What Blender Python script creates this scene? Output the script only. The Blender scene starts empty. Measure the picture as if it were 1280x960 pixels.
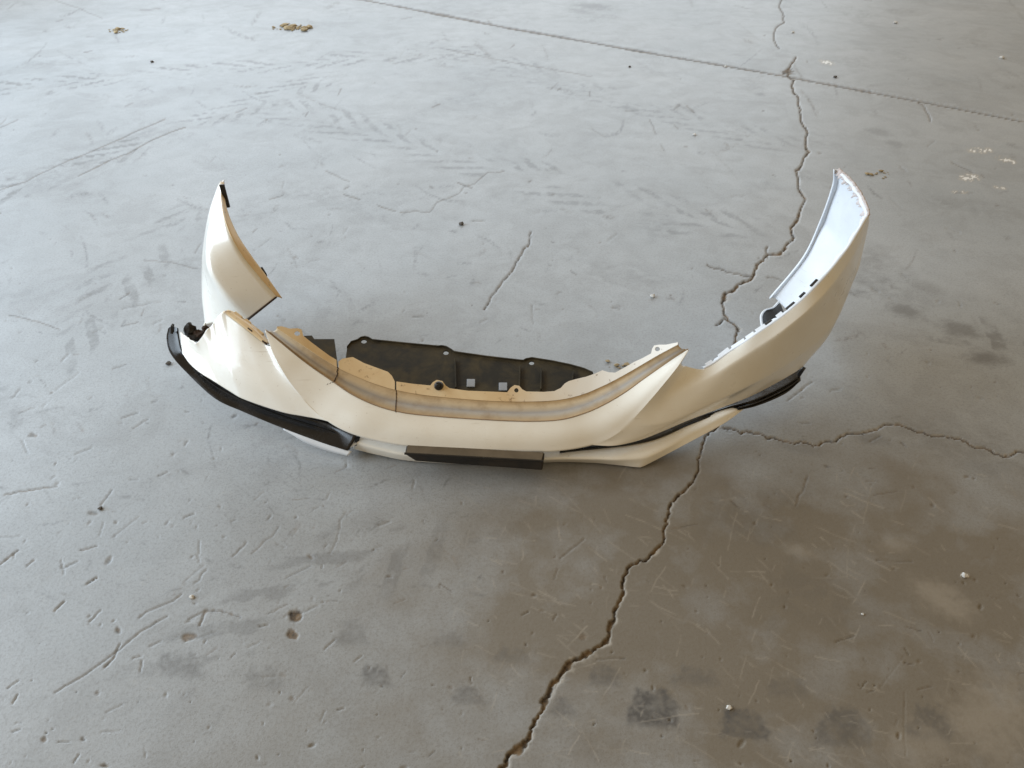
import bpy, bmesh, math, random
import numpy as np
from mathutils import Vector, Matrix
from mathutils.geometry import delaunay_2d_cdt
random.seed(7)
rng = np.random.default_rng(11)
S = bpy.context.scene
COL = S.collection

# ------------------------------------------------------------------ camera
CAM_H = 1.27
PITCH = math.radians(38.0)
FPX = 961.5                      # focal length in pixels of a 1280 px wide picture
cd = bpy.data.cameras.new("camera")
cam = bpy.data.objects.new("camera", cd)
COL.objects.link(cam)
cam.location = (0, 0, CAM_H)
cam.rotation_euler = (math.pi / 2 - PITCH, 0, 0)
cd.sensor_fit = 'HORIZONTAL'
cd.sensor_width = 36.0
cd.lens = 36.0 * FPX / 1280.0
cd.clip_start = 0.05
cd.clip_end = 200
S.camera = cam

# ------------------------------------------------------------------ light
world = bpy.data.worlds.new("World")
S.world = world
world.use_nodes = True
bg = world.node_tree.nodes["Background"]
bg.inputs[0].default_value = (1.0, 0.76, 0.45, 1)      # warm light of the hall's inside
bg.inputs[1].default_value = 0.38

def area(name, loc, target, sx, sy, energy, color):
    ld = bpy.data.lights.new(name, 'AREA')
    ld.shape = 'RECTANGLE'; ld.size = sx; ld.size_y = sy
    ld.energy = energy; ld.color = color
    o = bpy.data.objects.new(name, ld)
    COL.objects.link(o)
    o.location = loc
    d = Vector(target) - Vector(loc)
    o.rotation_euler = d.to_track_quat('-Z', 'Y').to_euler()
    return o
# daylight through the hall's big doors, left of and behind the bumper
area("door_daylight", (-5.0, 2.2, 2.1), (-0.3, 1.5, 0.0), 7.0, 3.8, 450, (0.70, 0.85, 1.0))
area("far_door_daylight", (-0.5, 10.5, 3.2), (0.0, 1.6, 0.0), 10.0, 3.8, 400, (0.74, 0.87, 1.0))

S.view_settings.view_transform = 'Standard'
S.view_settings.look = 'None'
S.view_settings.exposure = 0.28
S.view_settings.gamma = 1.0
S.view_settings.use_curve_mapping = False

# ------------------------------------------------------------------ geometry helpers
CP, SP = math.cos(PITCH), math.sin(PITCH)
def P(px, py, z):
    """point of the place at height z that the photograph shows at (px, py)"""
    a = (px - 640.0) / FPX
    b = (py - 480.0) / FPX
    d = (a, CP - b * SP, -SP - b * CP)
    t = (z - CAM_H) / d[2]
    return Vector((d[0] * t, d[1] * t, z))
def W(x, y, z): return Vector((x, y, z))

def pchip(u, y, ue):
    u = np.asarray(u, float); y = np.asarray(y, float)
    h = np.diff(u); d = np.diff(y) / h
    n = len(u); m = np.zeros(n)
    if n == 2:
        m[:] = d[0]
    else:
        for i in range(1, n - 1):
            if d[i - 1] * d[i] > 0:
                w1 = 2 * h[i] + h[i - 1]; w2 = h[i] + 2 * h[i - 1]
                m[i] = (w1 + w2) / (w1 / d[i - 1] + w2 / d[i])
        m[0] = d[0]; m[-1] = d[-1]
    k = np.clip(np.searchsorted(u, ue, side='right') - 1, 0, n - 2)
    t = (ue - u[k]) / h[k]
    return ((2*t**3 - 3*t**2 + 1) * y[k] + (t**3 - 2*t**2 + t) * h[k] * m[k]
            + (-2*t**3 + 3*t**2) * y[k + 1] + (t**3 - t**2) * h[k] * m[k + 1])

def crom(u, y, ue):
    u = np.asarray(u, float); y = np.asarray(y, float)
    n = len(u); m = np.zeros(n)
    if n > 2:
        m[1:-1] = (y[2:] - y[:-2]) / (u[2:] - u[:-2])
    m[0] = (y[1] - y[0]) / (u[1] - u[0]); m[-1] = (y[-1] - y[-2]) / (u[-1] - u[-2])
    h = np.diff(u)
    k = np.clip(np.searchsorted(u, ue, side='right') - 1, 0, n - 2)
    t = (ue - u[k]) / h[k]
    return ((2*t**3 - 3*t**2 + 1) * y[k] + (t**3 - 2*t**2 + t) * h[k] * m[k]
            + (-2*t**3 + 3*t**2) * y[k + 1] + (t**3 - t**2) * h[k] * m[k + 1])

def curve(rail, ue, lin=False):
    """rail: list of (u, Vector) -> points at ue"""
    u = [r[0] for r in rail]
    f = (lambda a, b, c: np.interp(c, a, b)) if lin else crom
    return np.stack([f(u, [r[1][k] for r in rail], ue) for k in range(3)], 1)

def grid_mesh(name, V, uv, mats, parent, flip=False, thick=0.0, off=-1.0, mat_in=False):
    """V: (n, m, 3) grid -> one mesh object"""
    n, m = V.shape[:2]
    me = bpy.data.meshes.new(name)
    idx = np.arange(n * m).reshape(n, m)
    q = np.stack([idx[:-1, :-1], idx[1:, :-1], idx[1:, 1:], idx[:-1, 1:]], -1).reshape(-1, 4)
    if flip: q = q[:, ::-1]
    me.from_pydata(V.reshape(-1, 3).tolist(), [], q.tolist())
    if uv is not None:
        lay = me.uv_layers.new(name="UVMap")
        vi = np.zeros(len(me.loops), dtype=np.int32)
        me.loops.foreach_get("vertex_index", vi)
        lay.data.foreach_set("uv", uv.reshape(-1, 2)[vi].astype(np.float32).ravel())
    me.polygons.foreach_set("use_smooth", [True] * len(me.polygons))
    o = bpy.data.objects.new(name, me)
    COL.objects.link(o)
    for mt in (mats if isinstance(mats, (list, tuple)) else [mats]):
        me.materials.append(mt)
    if parent: o.parent = parent
    if thick:
        s = o.modifiers.new("thickness", 'SOLIDIFY')
        s.thickness = thick; s.offset = off
        if mat_in: s.material_offset = 1
    return o

def loft(name, rails, mats, parent, n=80, seg=4, fil=None, flip=False, thick=0.003, mat_in=False, lin=False,
         u0=None, u1=None, off=-1.0, ret=False, snap=None):
    ua = rails[0][0][0] if u0 is None else u0
    ub = rails[0][-1][0] if u1 is None else u1
    ue = np.linspace(ua, ub, n)
    R = np.stack([curve(r, ue, lin) for r in rails], 1)       # (n, m, 3)
    m = R.shape[1]
    fil = fil or [0.25] * m
    cols, vv = [], []
    def add(a, v): cols.append(a); vv.append(v)
    add(R[:, 0], 0.0)
    for i in range(m - 1):
        r0 = fil[i] if i > 0 else 0.0
        r1 = fil[i + 1] if i + 1 < m - 1 else 0.0
        for s in np.linspace(r0, 1 - r1, seg + 1)[(1 if i == 0 else 0):]:
            add(R[:, i] * (1 - s) + R[:, i + 1] * s, i + s)
        if i + 1 < m - 1:
            rn = fil[i + 1]
            A = R[:, i + 1] + rn * (R[:, i] - R[:, i + 1])
            B = R[:, i + 1] + rn * (R[:, i + 2] - R[:, i + 1])
            for t in (0.2, 0.4, 0.6, 0.8):
                q = (1-t)**2 * A + 2*t*(1-t) * R[:, i + 1] + t*t * B
                add(q, i + 1 - rn + 2 * rn * t)
    V = np.stack(cols, 1)
    if snap is not None:
        for j in range(V.shape[1]):
            d = ((snap - V[0, j])**2).sum(1); V[0, j] = snap[int(np.argmin(d))]
    uv = np.zeros(V.shape[:2] + (2,))
    uv[:, :, 0] = np.linspace(0, 1, n)[:, None]
    uv[:, :, 1] = (np.array(vv) / (m - 1))[None, :]
    if ret: return V, uv
    return grid_mesh(name, V, uv, mats, parent, flip, thick, off, mat_in)

def bm_obj(name, bm, mat, parent=None, smooth=True):
    me = bpy.data.meshes.new(name)
    bm.normal_update()
    bm.to_mesh(me); bm.free()
    for p in me.polygons: p.use_smooth = smooth
    me.materials.append(mat)
    o = bpy.data.objects.new(name, me)
    COL.objects.link(o)
    if parent: o.parent = parent
    return o

def hexa(name, corners, mat, parent=None, bev=0.002):
    """8 corners: bottom loop 0-3, top loop 4-7"""
    bm = bmesh.new()
    v = [bm.verts.new(c) for c in corners]
    for f in ((3, 2, 1, 0), (4, 5, 6, 7), (0, 1, 5, 4), (1, 2, 6, 5), (2, 3, 7, 6), (3, 0, 4, 7)):
        bm.faces.new([v[i] for i in f])
    bmesh.ops.recalc_face_normals(bm, faces=bm.faces)
    if bev:
        bmesh.ops.bevel(bm, geom=list(bm.edges), offset=bev, segments=2, affect='EDGES', profile=0.6)
    return bm_obj(name, bm, mat, parent, False)

def box_at(name, c, ax, ay, az, sx, sy, sz, mat, parent=None, bev=0.001):
    c = Vector(c); ax = Vector(ax).normalized() * sx / 2
    ay = Vector(ay).normalized() * sy / 2; az = Vector(az).normalized() * sz / 2
    return hexa(name, [c - ax - ay - az, c + ax - ay - az, c + ax + ay - az, c - ax + ay - az,
                       c - ax - ay + az, c + ax - ay + az, c + ax + ay + az, c - ax + ay + az], mat, parent, bev)

def plate(name, outline, holes, fn, mat, parent, thick=0.003, refine=8.0, off=0.0):
    """flat sheet cut to an outline, with real holes; fn maps the 2-D outline to the place"""
    pts, edges = [], []
    def loop(l):
        # refine long edges
        out = []
        for i, p in enumerate(l):
            q = l[(i + 1) % len(l)]
            k = max(1, int(math.dist(p, q) / refine))
            for j in range(k):
                out.append((p[0] + (q[0] - p[0]) * j / k, p[1] + (q[1] - p[1]) * j / k))
        s = len(pts)
        pts.extend(out)
        edges.extend([(s + i, s + (i + 1) % len(out)) for i in range(len(out))])
        return out
    ol = loop(outline)
    for h in holes: loop(h)
    # inner points so that the sheet can bend
    xs = [p[0] for p in ol]; ys = [p[1] for p in ol]
    def inside(x, y, L):
        c = False
        for i in range(len(L)):
            x1, y1 = L[i]; x2, y2 = L[i - 1]
            if (y1 > y) != (y2 > y) and x < (x2 - x1) * (y - y1) / (y2 - y1) + x1: c = not c
        return c
    for gx in np.arange(min(xs), max(xs), refine):
        for gy in np.arange(min(ys), max(ys), refine):
            if inside(gx, gy, ol) and not any(inside(gx, gy, h) for h in holes):
                pts.append((gx, gy))
    vs, es, fs, *_ = delaunay_2d_cdt([Vector(p) for p in pts], edges, [], 0, 1e-5)
    tris = []
    for f in fs:
        cx = sum(vs[i][0] for i in f) / len(f); cy = sum(vs[i][1] for i in f) / len(f)
        if inside(cx, cy, ol) and not any(inside(cx, cy, h) for h in holes):
            tris.append(list(f))
    me = bpy.data.meshes.new(name)
    me.from_pydata([fn(v[0], v[1]) for v in vs], [], tris)
    bm = bmesh.new(); bm.from_mesh(me)
    bmesh.ops.delete(bm, geom=[v for v in bm.verts if not v.link_faces], context='VERTS')
    bmesh.ops.recalc_face_normals(bm, faces=bm.faces)
    bm.to_mesh(me); bm.free()
    me.materials.append(mat)
    o = bpy.data.objects.new(name, me); COL.objects.link(o)
    if parent: o.parent = parent
    if thick:
        s = o.modifiers.new("thickness", 'SOLIDIFY'); s.thickness = thick; s.offset = off
    return o

def ring(cx, cy, rx, ry=None, n=14):
    ry = ry or rx
    return [(cx + rx * math.cos(2 * math.pi * i / n), cy + ry * math.sin(2 * math.pi * i / n)) for i in range(n)]

# ------------------------------------------------------------------ materials
def mat_new(name):
    m = bpy.data.materials.new(name); m.use_nodes = True
    nt = m.node_tree
    return m, nt, nt.nodes["Principled BSDF"]
def N(nt, t, **kw):
    n = nt.nodes.new(t)
    for k, v in kw.items(): setattr(n, k, v)
    return n
def noise(nt, scale, detail=4, rough=0.55, coord=None, dist=0.0):
    n = N(nt, 'ShaderNodeTexNoise')
    n.inputs['Scale'].default_value = scale; n.inputs['Detail'].default_value = detail
    n.inputs['Roughness'].default_value = rough; n.inputs['Distortion'].default_value = dist
    if coord: nt.links.new(coord, n.inputs['Vector'])
    return n.outputs['Fac']
def ramp(nt, fac, stops, interp='LINEAR'):
    r = N(nt, 'ShaderNodeValToRGB'); cr = r.color_ramp; cr.interpolation = interp
    while len(cr.elements) < len(stops): cr.elements.new(0.5)
    for e, (p, c) in zip(cr.elements, stops):
        e.position = p; e.color = (c, c, c, 1) if not isinstance(c, tuple) else (*c, 1)
    nt.links.new(fac, r.inputs[0])
    return r.outputs[0]
def mix(nt, fac, a, b, blend='MIX'):
    m = N(nt, 'ShaderNodeMix', data_type='RGBA', blend_type=blend)
    for i, v in ((0, fac), (6, a), (7, b)):
        if isinstance(v, (int, float)): m.inputs[i].default_value = v
        elif isinstance(v, tuple): m.inputs[i].default_value = (*v, 1)
        else: nt.links.new(v, m.inputs[i])
    return m.outputs[2]
def math_n(nt, op, a, b=None):
    m = N(nt, 'ShaderNodeMath', operation=op)
    for i, v in ((0, a), (1, b)):
        if v is None: continue
        if isinstance(v, (int, float)): m.inputs[i].default_value = v
        else: nt.links.new(v, m.inputs[i])
    return m.outputs[0]
def bump(nt, h, strength, dist, b):
    n = N(nt, 'ShaderNodeBump')
    n.inputs['Strength'].default_value = strength; n.inputs['Distance'].default_value = dist
    nt.links.new(h, n.inputs['Height']); nt.links.new(n.outputs[0], b.inputs['Normal'])
def objco(nt): return N(nt, 'ShaderNodeNewGeometry').outputs['Position']

# pearl white paint, yellowed and dusty
def make_paint(name, col, dust, coat=0.5, rough=0.32):
    m, nt, b = mat_new(name); co = objco(nt)
    d = ramp(nt, noise(nt, 9, 6, 0.6, co, 0.4), [(0.42, 0.0), (0.72, 1.0)])
    c = mix(nt, math_n(nt, 'MULTIPLY', d, 0.22), col, dust)
    sp = ramp(nt, noise(nt, 160, 3, 0.6, co), [(0.69, 0.0), (0.75, 1.0)])
    c = mix(nt, math_n(nt, 'MULTIPLY', sp, 0.45), c, (0.25, 0.17, 0.09))
    mp = N(nt, 'ShaderNodeMapping'); nt.links.new(co, mp.inputs[0])
    mp.inputs['Scale'].default_value = (6, 6, 90); mp.inputs['Rotation'].default_value = (0.3, 0.25, 0.2)
    sc = ramp(nt, noise(nt, 3.0, 4, 0.6, mp.outputs[0]), [(0.63, 0.0), (0.70, 1.0)])
    sc = math_n(nt, 'MULTIPLY', sc, ramp(nt, noise(nt, 5, 3, 0.5, co), [(0.48, 0.0), (0.62, 1.0)]))
    c = mix(nt, math_n(nt, 'MULTIPLY', sc, 0.30), c, (0.36, 0.29, 0.20))
    nt.links.new(c, b.inputs['Base Color'])
    r = ramp(nt, noise(nt, 14, 5, 0.6, co), [(0.3, rough - 0.06), (0.75, rough + 0.16)])
    nt.links.new(r, b.inputs['Roughness'])
    b.inputs['Coat Weight'].default_value = coat; b.inputs['Coat Roughness'].default_value = 0.11
    bump(nt, noise(nt, 320, 2, 0.5, co), 0.05, 0.001, b)
    return m
M_PAINT = make_paint("pearl_white_paint", (0.85, 0.825, 0.755), (0.66, 0.56, 0.40), 0.9, 0.30)
M_INNER = make_paint("unpainted_inner_face", (0.72, 0.75, 0.79), (0.42, 0.41, 0.41), 0.0, 0.45)

# grille seat: paint with dark brown lines and a grey rubbed centre
def make_ledge():
    m, nt, b = mat_new("dirty_grille_seat"); co = objco(nt)
    uv = N(nt, 'ShaderNodeUVMap'); sep = N(nt, 'ShaderNodeSeparateXYZ')
    nt.links.new(uv.outputs[0], sep.inputs[0])
    v = math_n(nt, 'ADD', sep.outputs[1], math_n(nt, 'MULTIPLY', math_n(nt, 'SUBTRACT', noise(nt, 30, 4, 0.6, co), 0.5), 0.045))
    base = ramp(nt, v, [(0.0, (0.30, 0.19, 0.09)), (0.04, (0.04, 0.02, 0.010)), (0.19, (0.07, 0.035, 0.016)), (0.24, (0.52, 0.37, 0.20)),
                        (0.40, (0.40, 0.35, 0.28)), (0.55, (0.33, 0.31, 0.29)), (0.72, (0.58, 0.47, 0.32)), (0.93, (0.58, 0.43, 0.25)),
                        (1.0, (0.12, 0.065, 0.03))])
    g = ramp(nt, noise(nt, 22, 6, 0.65, co), [(0.45, 0.0), (0.75, 1.0)])
    base = mix(nt, math_n(nt, 'MULTIPLY', g, 0.6), base, (0.26, 0.165, 0.085))
    nt.links.new(base, b.inputs['Base Color'])
    b.inputs['Roughness'].default_value = 0.5
    bump(nt, noise(nt, 200, 3, 0.6, co), 0.15, 0.001, b)
    return m
M_LEDGE = make_ledge()
def make_flange():
    m, nt, b = mat_new("yellowed_flange"); co = objco(nt)
    g = ramp(nt, noise(nt, 14, 5, 0.6, co, 0.3), [(0.40, 0.0), (0.75, 1.0)])
    sx = N(nt, 'ShaderNodeSeparateXYZ'); nt.links.new(co, sx.inputs[0])
    xr = ramp(nt, math_n(nt, 'ADD', sx.outputs[0], math_n(nt, 'MULTIPLY', noise(nt, 6, 4, 0.6, co), 0.25)), [(0.10, 1.0), (0.30, 0.06)])
    c = mix(nt, math_n(nt, 'MULTIPLY', g, 0.7), (0.74, 0.58, 0.36), (0.60, 0.40, 0.19))
    c = mix(nt, xr, (0.80, 0.77, 0.71), c)
    r = ramp(nt, noise(nt, 45, 6, 0.7, co), [(0.60, 0.0), (0.68, 1.0)])
    c = mix(nt, math_n(nt, 'MULTIPLY', r, 0.7), c, (0.16, 0.07, 0.03))
    nt.links.new(c, b.inputs['Base Color']); b.inputs['Roughness'].default_value = 0.45
    return m
M_FLANGE = make_flange()
def make_plastic(name, col, dust, amt, rough, coat=0.0, spec=0.5):
    m, nt, b = mat_new(name); co = objco(nt)
    b.inputs["Specular IOR Level"].default_value = spec
    d = ramp(nt, noise(nt, 16, 6, 0.65, co, 0.5), [(0.38, 0.0), (0.72, 1.0)])
    c = mix(nt, math_n(nt, 'MULTIPLY', d, amt), col, dust)
    nt.links.new(c, b.inputs['Base Color'])
    nt.links.new(ramp(nt, d, [(0.0, rough), (1.0, min(1, rough + 0.25))]), b.inputs['Roughness'])
    b.inputs['Coat Weight'].default_value = coat
    bump(nt, noise(nt, 260, 3, 0.6, co), 0.12, 0.001, b)
    return m
M_BLACK = make_plastic("black_trim_plastic", (0.008, 0.008, 0.009), (0.022, 0.016, 0.010), 0.4, 0.15, 0.1, 0.4)
M_MATT = make_plastic("matt_black_plastic", (0.014, 0.013, 0.012), (0.050, 0.036, 0.022), 0.6, 0.42, 0.0, 0.35)
M_TRAY = make_plastic("muddy_undertray_plastic", (0.024, 0.020, 0.013), (0.085, 0.066, 0.036), 0.9, 0.6, 0.0, 0.12)
M_FOAM = make_plastic("crumbling_foam", (0.62, 0.56, 0.54), (0.40, 0.31, 0.27), 0.8, 0.8)
M_SHEEN = make_plastic("tan_sheen_plastic", (0.10, 0.075, 0.045), (0.16, 0.12, 0.075), 0.8, 0.6)  # tan reflection on the plate bracket's top, put into the colour
M_TAB = make_plastic("pale_grey_plastic", (0.40, 0.44, 0.50), (0.30, 0.27, 0.22), 0.4, 0.5)
M_FRACT = make_plastic("fracture_edge", (0.035, 0.02, 0.012), (0.09, 0.05, 0.03), 0.5, 0.8)

# ------------------------------------------------------------------ floor
PERM = np.random.default_rng(77).permutation(4096)
GANG = np.random.default_rng(78).uniform(0, 2 * np.pi, 4096)
def vn(x, y, f, seed):
    """gradient noise, about 0..1"""
    an = 0.7 + seed * 1.7
    x, y = (x * math.cos(an) - y * math.sin(an)) * f + 500.3 + seed * 7.1, (x * math.sin(an) + y * math.cos(an)) * f + 500.7 + seed * 3.3
    ix = np.floor(x).astype(np.int64); iy = np.floor(y).astype(np.int64); fx = x - ix; fy = y - iy
    ux = fx**3 * (fx * (fx * 6 - 15) + 10); uy = fy**3 * (fy * (fy * 6 - 15) + 10)
    def g(i, j, dx, dy):
        h = GANG[PERM[(PERM[i & 4095] + j) & 4095]]
        return np.cos(h) * dx + np.sin(h) * dy
    a = g(ix, iy, fx, fy); b = g(ix + 1, iy, fx - 1, fy); c = g(ix, iy + 1, fx, fy - 1); d = g(ix + 1, iy + 1, fx - 1, fy - 1)
    return 0.5 + 0.75 * ((a * (1 - ux) + b * ux) * (1 - uy) + (c * (1 - ux) + d * ux) * uy)
def fbm(x, y, f, oc, seed, g=0.5):
    s = 0; a = 1; t = 0
    for o in range(oc):
        s = s + a * vn(x, y, f * 2**o, seed + o); t += a; a *= g
    return s / t
def sstep(a, b, x):
    t = np.clip((x - a) / (b - a), 0, 1); return t * t * (3 - 2 * t)

def build_floor():
    step = 1.6
    gx = np.arange(-170, 1450.1, step); gy = np.arange(-95, 1075.1, step)
    PX, PY = np.meshgrid(gx, gy)
    a = (PX - 640) / FPX; b = (PY - 480) / FPX
    t = CAM_H / (SP + b * CP)
    X = a * t; Y = (CP - b * SP) * t
    Z = np.zeros_like(X); G = np.zeros_like(X)
    dirt = np.zeros_like(X); dark = np.zeros_like(X); light = np.zeros_like(X); brown = np.zeros_like(X)
    def win(px0, px1, py0, py1):
        i0 = max(0, int((py0 - gy[0]) / step)); i1 = min(len(gy), int((py1 - gy[0]) / step) + 2)
        j0 = max(0, int((px0 - gx[0]) / step)); j1 = min(len(gx), int((px1 - gx[0]) / step) + 2)
        return slice(i0, i1), slice(j0, j1)
    def flo(px, py):
        v = P(px, py, 0.0); return v.x, v.y
    n2 = fbm(X, Y, 90, 3, 5); n3 = fbm(X, Y, 28, 3, 15)
    # broad unevenness
    Z += (fbm(X, Y, 1.0, 2, 40) - 0.5) * 0.004
    Z += (fbm(X, Y, 14, 4, 50) - 0.5) * 0.0003
    def fract(pts, jit, rnd, lev=3):
        for _ in range(lev):
            out = [pts[0]]
            for p, q in zip(pts, pts[1:]):
                L = math.dist(p[:2], q[:2]); k = jit * L
                mx = (p[0] + q[0]) / 2 + rnd.normal(0, k); my = (p[1] + q[1]) / 2 + rnd.normal(0, k * 0.7)
                out += [(mx, my, (p[2] + q[2]) / 2 * math.exp(rnd.normal(0, 0.22))), q]
            pts = out
        return pts
    def stroke(pts, depth, fill=1.0, lip=0.0, pad=16, edge=0.5, dk=0.0, soft=1.35, minpx=0.75):
        """groove along a polyline; pts = (px, py, width in mm)"""
        for p, q in zip(pts, pts[1:]):
            sl = win(min(p[0], q[0]) - pad, max(p[0], q[0]) + pad, min(p[1], q[1]) - pad, max(p[1], q[1]) + pad)
            x = X[sl]; y = Y[sl]
            if x.size == 0: continue
            ax, ay = flo(p[0], p[1]); bx, by = flo(q[0], q[1])
            dx, dy = bx - ax, by - ay; L2 = dx * dx + dy * dy + 1e-12
            s = np.clip(((x - ax) * dx + (y - ay) * dy) / L2, 0, 1)
            d = np.hypot(x - ax - s * dx, y - ay - s * dy) * 1000
            w = p[2] + (q[2] - p[2]) * s
            side = ((x - ax) * dy - (y - ay) * dx)
            dn = d / (w * (1 - edge / 2 + edge * n2[sl]) / 2 + 1e-6)
            ex, ey = q[0] - p[0], q[1] - p[1]
            sp_ = np.clip(((PX[sl] - p[0]) * ex + (PY[sl] - p[1]) * ey) / (ex * ex + ey * ey + 1e-9), 0, 1)
            dn = np.minimum(dn, np.hypot(PX[sl] - p[0] - sp_ * ex, PY[sl] - p[1] - sp_ * ey) / minpx)
            prof = 1 - sstep(0.55, soft, dn)
            G[sl] = np.maximum(G[sl], depth * prof)
            dirt[sl] = np.maximum(dirt[sl], fill * (1 - sstep(0.6, 1.5, dn)))
            if dk: dark[sl] = np.maximum(dark[sl], dk * (1 - sstep(0.5, 1.3, dn)))
            if lip:
                lp = lip * (1 - sstep(1.4, 3.2, dn)) * sstep(0.9, 1.5, dn) * (side < 0) * sstep(0.35, 0.6, n3[sl])
                light[sl] = np.maximum(light[sl], lp)
                Z[sl] -= 0.0003 * lp
    rc = np.random.default_rng(3)
    # the long crack, behind and in front of the bumper
    c1 = [(973,-60,3),(985,-30,3),(977,0,3),(980,20,3),(970,35,4),(967,48,3),(974,60,2.5)]
    c1b = [(995,72,5),(986,88,10),(993,100,9),(991,115,8),(998,128,8),(1000,140,7),(1004,158,8),(1008,172,8),(1012,190,9),(1003,205,8),
          (995,213,9),(998,228,8),(1001,240,8),(1007,248,7),(1001,262,9),(997,275,9),(989,285,9),(992,298,9),(982,308,9),(960,318,9),
          (947,330,10),(943,343,13),(935,351,12),(920,360,10),(907,365,14),(902,378,9),(905,392,8),(913,402,8),(923,411,12),(919,420,8),(914,440,7),
          (910,480,7),(903,520,8),(893,538,8),(878,560,8),(872,590,8),(866,603,7),(850,617,8),(839,628,7),(835,645,8),(830,662,9),(822,685,9),
          (812,697,7),(800,700,7),(785,710,8),(778,730,9),(772,755,9),(768,775,10),(762,795,10),(750,808,10),(730,820,12),(712,828,14),
          (700,845,12),(688,862,12),(680,885,12),(668,905,12),(660,925,12),(645,940,12),(632,957,11),(615,985,11),(590,1030,10),(575,1080,10)]
    stroke(fract(c1, 0.10, rc, 2), 0.004, 0.7)
    stroke(fract([(p[0], p[1], p[2] * (.50 if p[1] > 520 else .60)) for p in c1b], 0.12, rc, 4), 0.0045, 1.0, 0.5, edge=1.3, soft=1.25)
    c2 = [(893,537,6),(915,536,6),(940,540,6),(960,548,7),(980,551,6),(1000,552,6),(1025,556,6),(1045,552,7),(1062,542,6),(1085,540,6),(1108,530,6),
          (1135,535,5),(1165,545,6),(1200,548,6),(1230,560,9),(1255,571,9),(1280,565,8),(1320,572,7),(1380,566,6)]
    stroke(fract([(p[0], p[1], p[2] * .48) for p in c2], 0.12, rc, 4), 0.004, 0.85, 0.45, edge=1.3, soft=1.15)
    for pts, dp, fl in (
        ([(884,331,3),(905,337,4),(925,342,4),(941,345,4)], 0.003, 0.6),
        ([(895,406,4),(906,397,5),(912,400,4)], 0.005, 0.8),
        ([(960,322,3),(960,308,2)], 0.003, 0.6),
        ([(959,347,2),(980,352,3),(1000,356,2)], 0.002, 0.4),
        ([(664,290,4),(660,308,4),(645,328,3.5),(630,350,4),(616,369,3.5),(605,387,3)], 0.004, 0.65),
        ([(500,265,1.5),(560,248,2),(630,214,1.5)], 0.0012, 0.35),
        ([(1148,128,4),(1158,140,3),(1163,152,4)], 0.003, 0.5),
        ([(820,168,2),(812,150,2)], 0.001, 0.3),
        ([(433,640,2),(424,665,2),(413,692,2.5)], 0.001, 0.2),
        ([(1010,595,3),(1003,615,3),(995,632,2.5)], 0.0015, 0.3),
    ):
        stroke(fract(pts, 0.10, rc, 3), dp, fl)
    # crack patch where it meets the joint
    # control joint: straight saw cut
    stroke(fract([(330,-28,60),(440,-3,48),(640,36,36),(980,95,25),(1280,152,18),(1460,187,16)], 0.0008, rc, 5), 0.005, 0.62, 0.0, edge=0.7, soft=1.3)
    stroke(fract([(560,62,3),(640,78,4),(740,96,3)], 0.006, rc, 4), 0.001, 0.22, edge=1.2)
    # straight scratches on the left
    for pts, dp, fl in (([(206,149,4.5),(140,178,4),(70,208,3.5),(0,238,3)], 0.0018, 0.55), ([(232,159,4.5),(160,192,5),(98,220,3)], 0.0018, 0.6),
                        ([(180,325,3),(215,328,4),(248,336,3)], 0.001, 0.4), ([(12,394,4),(48,402,6),(75,412,4)], 0.002, 0.5),
                        ([(68,0,3),(128,23,3)], 0.001, 0.3), ([(0,160,4),(22,150,4)], 0.002, 0.5), ([(68,866,4),(95,850,5),(125,830,3),(175,790,2.5),(210,770,2)], 0.0025, 0.45),
                        ([(5,618,4),(40,612,5),(72,608,3)], 0.003, 0.6), ([(0,705,4),(22,688,6)], 0.003, 0.7), ([(125,632,3),(140,612,3)], 0.002, 0.5),
                        ([(140,672,3),(175,645,2)], 0.001, 0.3), ([(100,688,3),(122,682,4)], 0.0025, 0.6), ([(230,728,2),(256,706,2)], 0.001, 0.25),
                        ([(108,730,5),(121,722,7)], 0.004, 0.7), ([(68,764,4),(80,752,6)], 0.003, 0.6), ([(130,835,5),(142,823,5),(150,805,4)], 0.003, 0.55),
                        ([(15,880,4),(22,868,5)], 0.003, 0.6), ([(10,860,4),(24,850,4)], 0.002, 0.4),
                        ([(250,782,6),(256,764,8),(275,764,5),(300,772,4)], 0.003, 0.5), ([(1100,860,2),(1130,820,2)], 0.0008, 0.0),
                        ([(1131,865,2.5),(1132,945,2.5)], 0.0008, 0.0), ([(290,375,3),(320,362,3)], 0.001, 0.4), ([(150,374,3),(162,366,4)], 0.002, 0.5),
                        ([(572,228,4),(590,235,3)], 0.002, 0.5), ([(430,243,4),(450,249,5)], 0.002, 0.55), ([(472,256,4),(495,264,5)], 0.002, 0.5)):
        stroke(fract([(p[0], p[1], p[2] * .62) for p in pts], 0.02, rc, 3), dp * .7, fl * .85, 0.0, edge=1.3)
    # small gouges, strewn: slanting up to the right on the left side, and finer to the right
    rg = np.random.default_rng(21)
    for k in range(640):
        px = rg.uniform(-150, 1440); py = rg.uniform(-60, 1060)
        if rg.random() < 0.35: px = rg.uniform(-150, 560); py = rg.uniform(380, 960)
        dist = CAM_H / (SP + (py - 480) / FPX * CP)
        if math.sin(px * .011 + 1) * math.sin(py * .013 + px * .004) < rg.uniform(-.9, .5): continue
        L = rg.exponential(11) + 3
        ang = rg.normal(-0.6, 0.5) if px < 700 else rg.normal(0.35, 0.7)
        w = rg.uniform(0.9, 2.6) * (0.7 + 0.2 * dist)
        ex, ey = px + L * math.cos(ang), py + L * math.sin(ang) * 0.75
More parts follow.
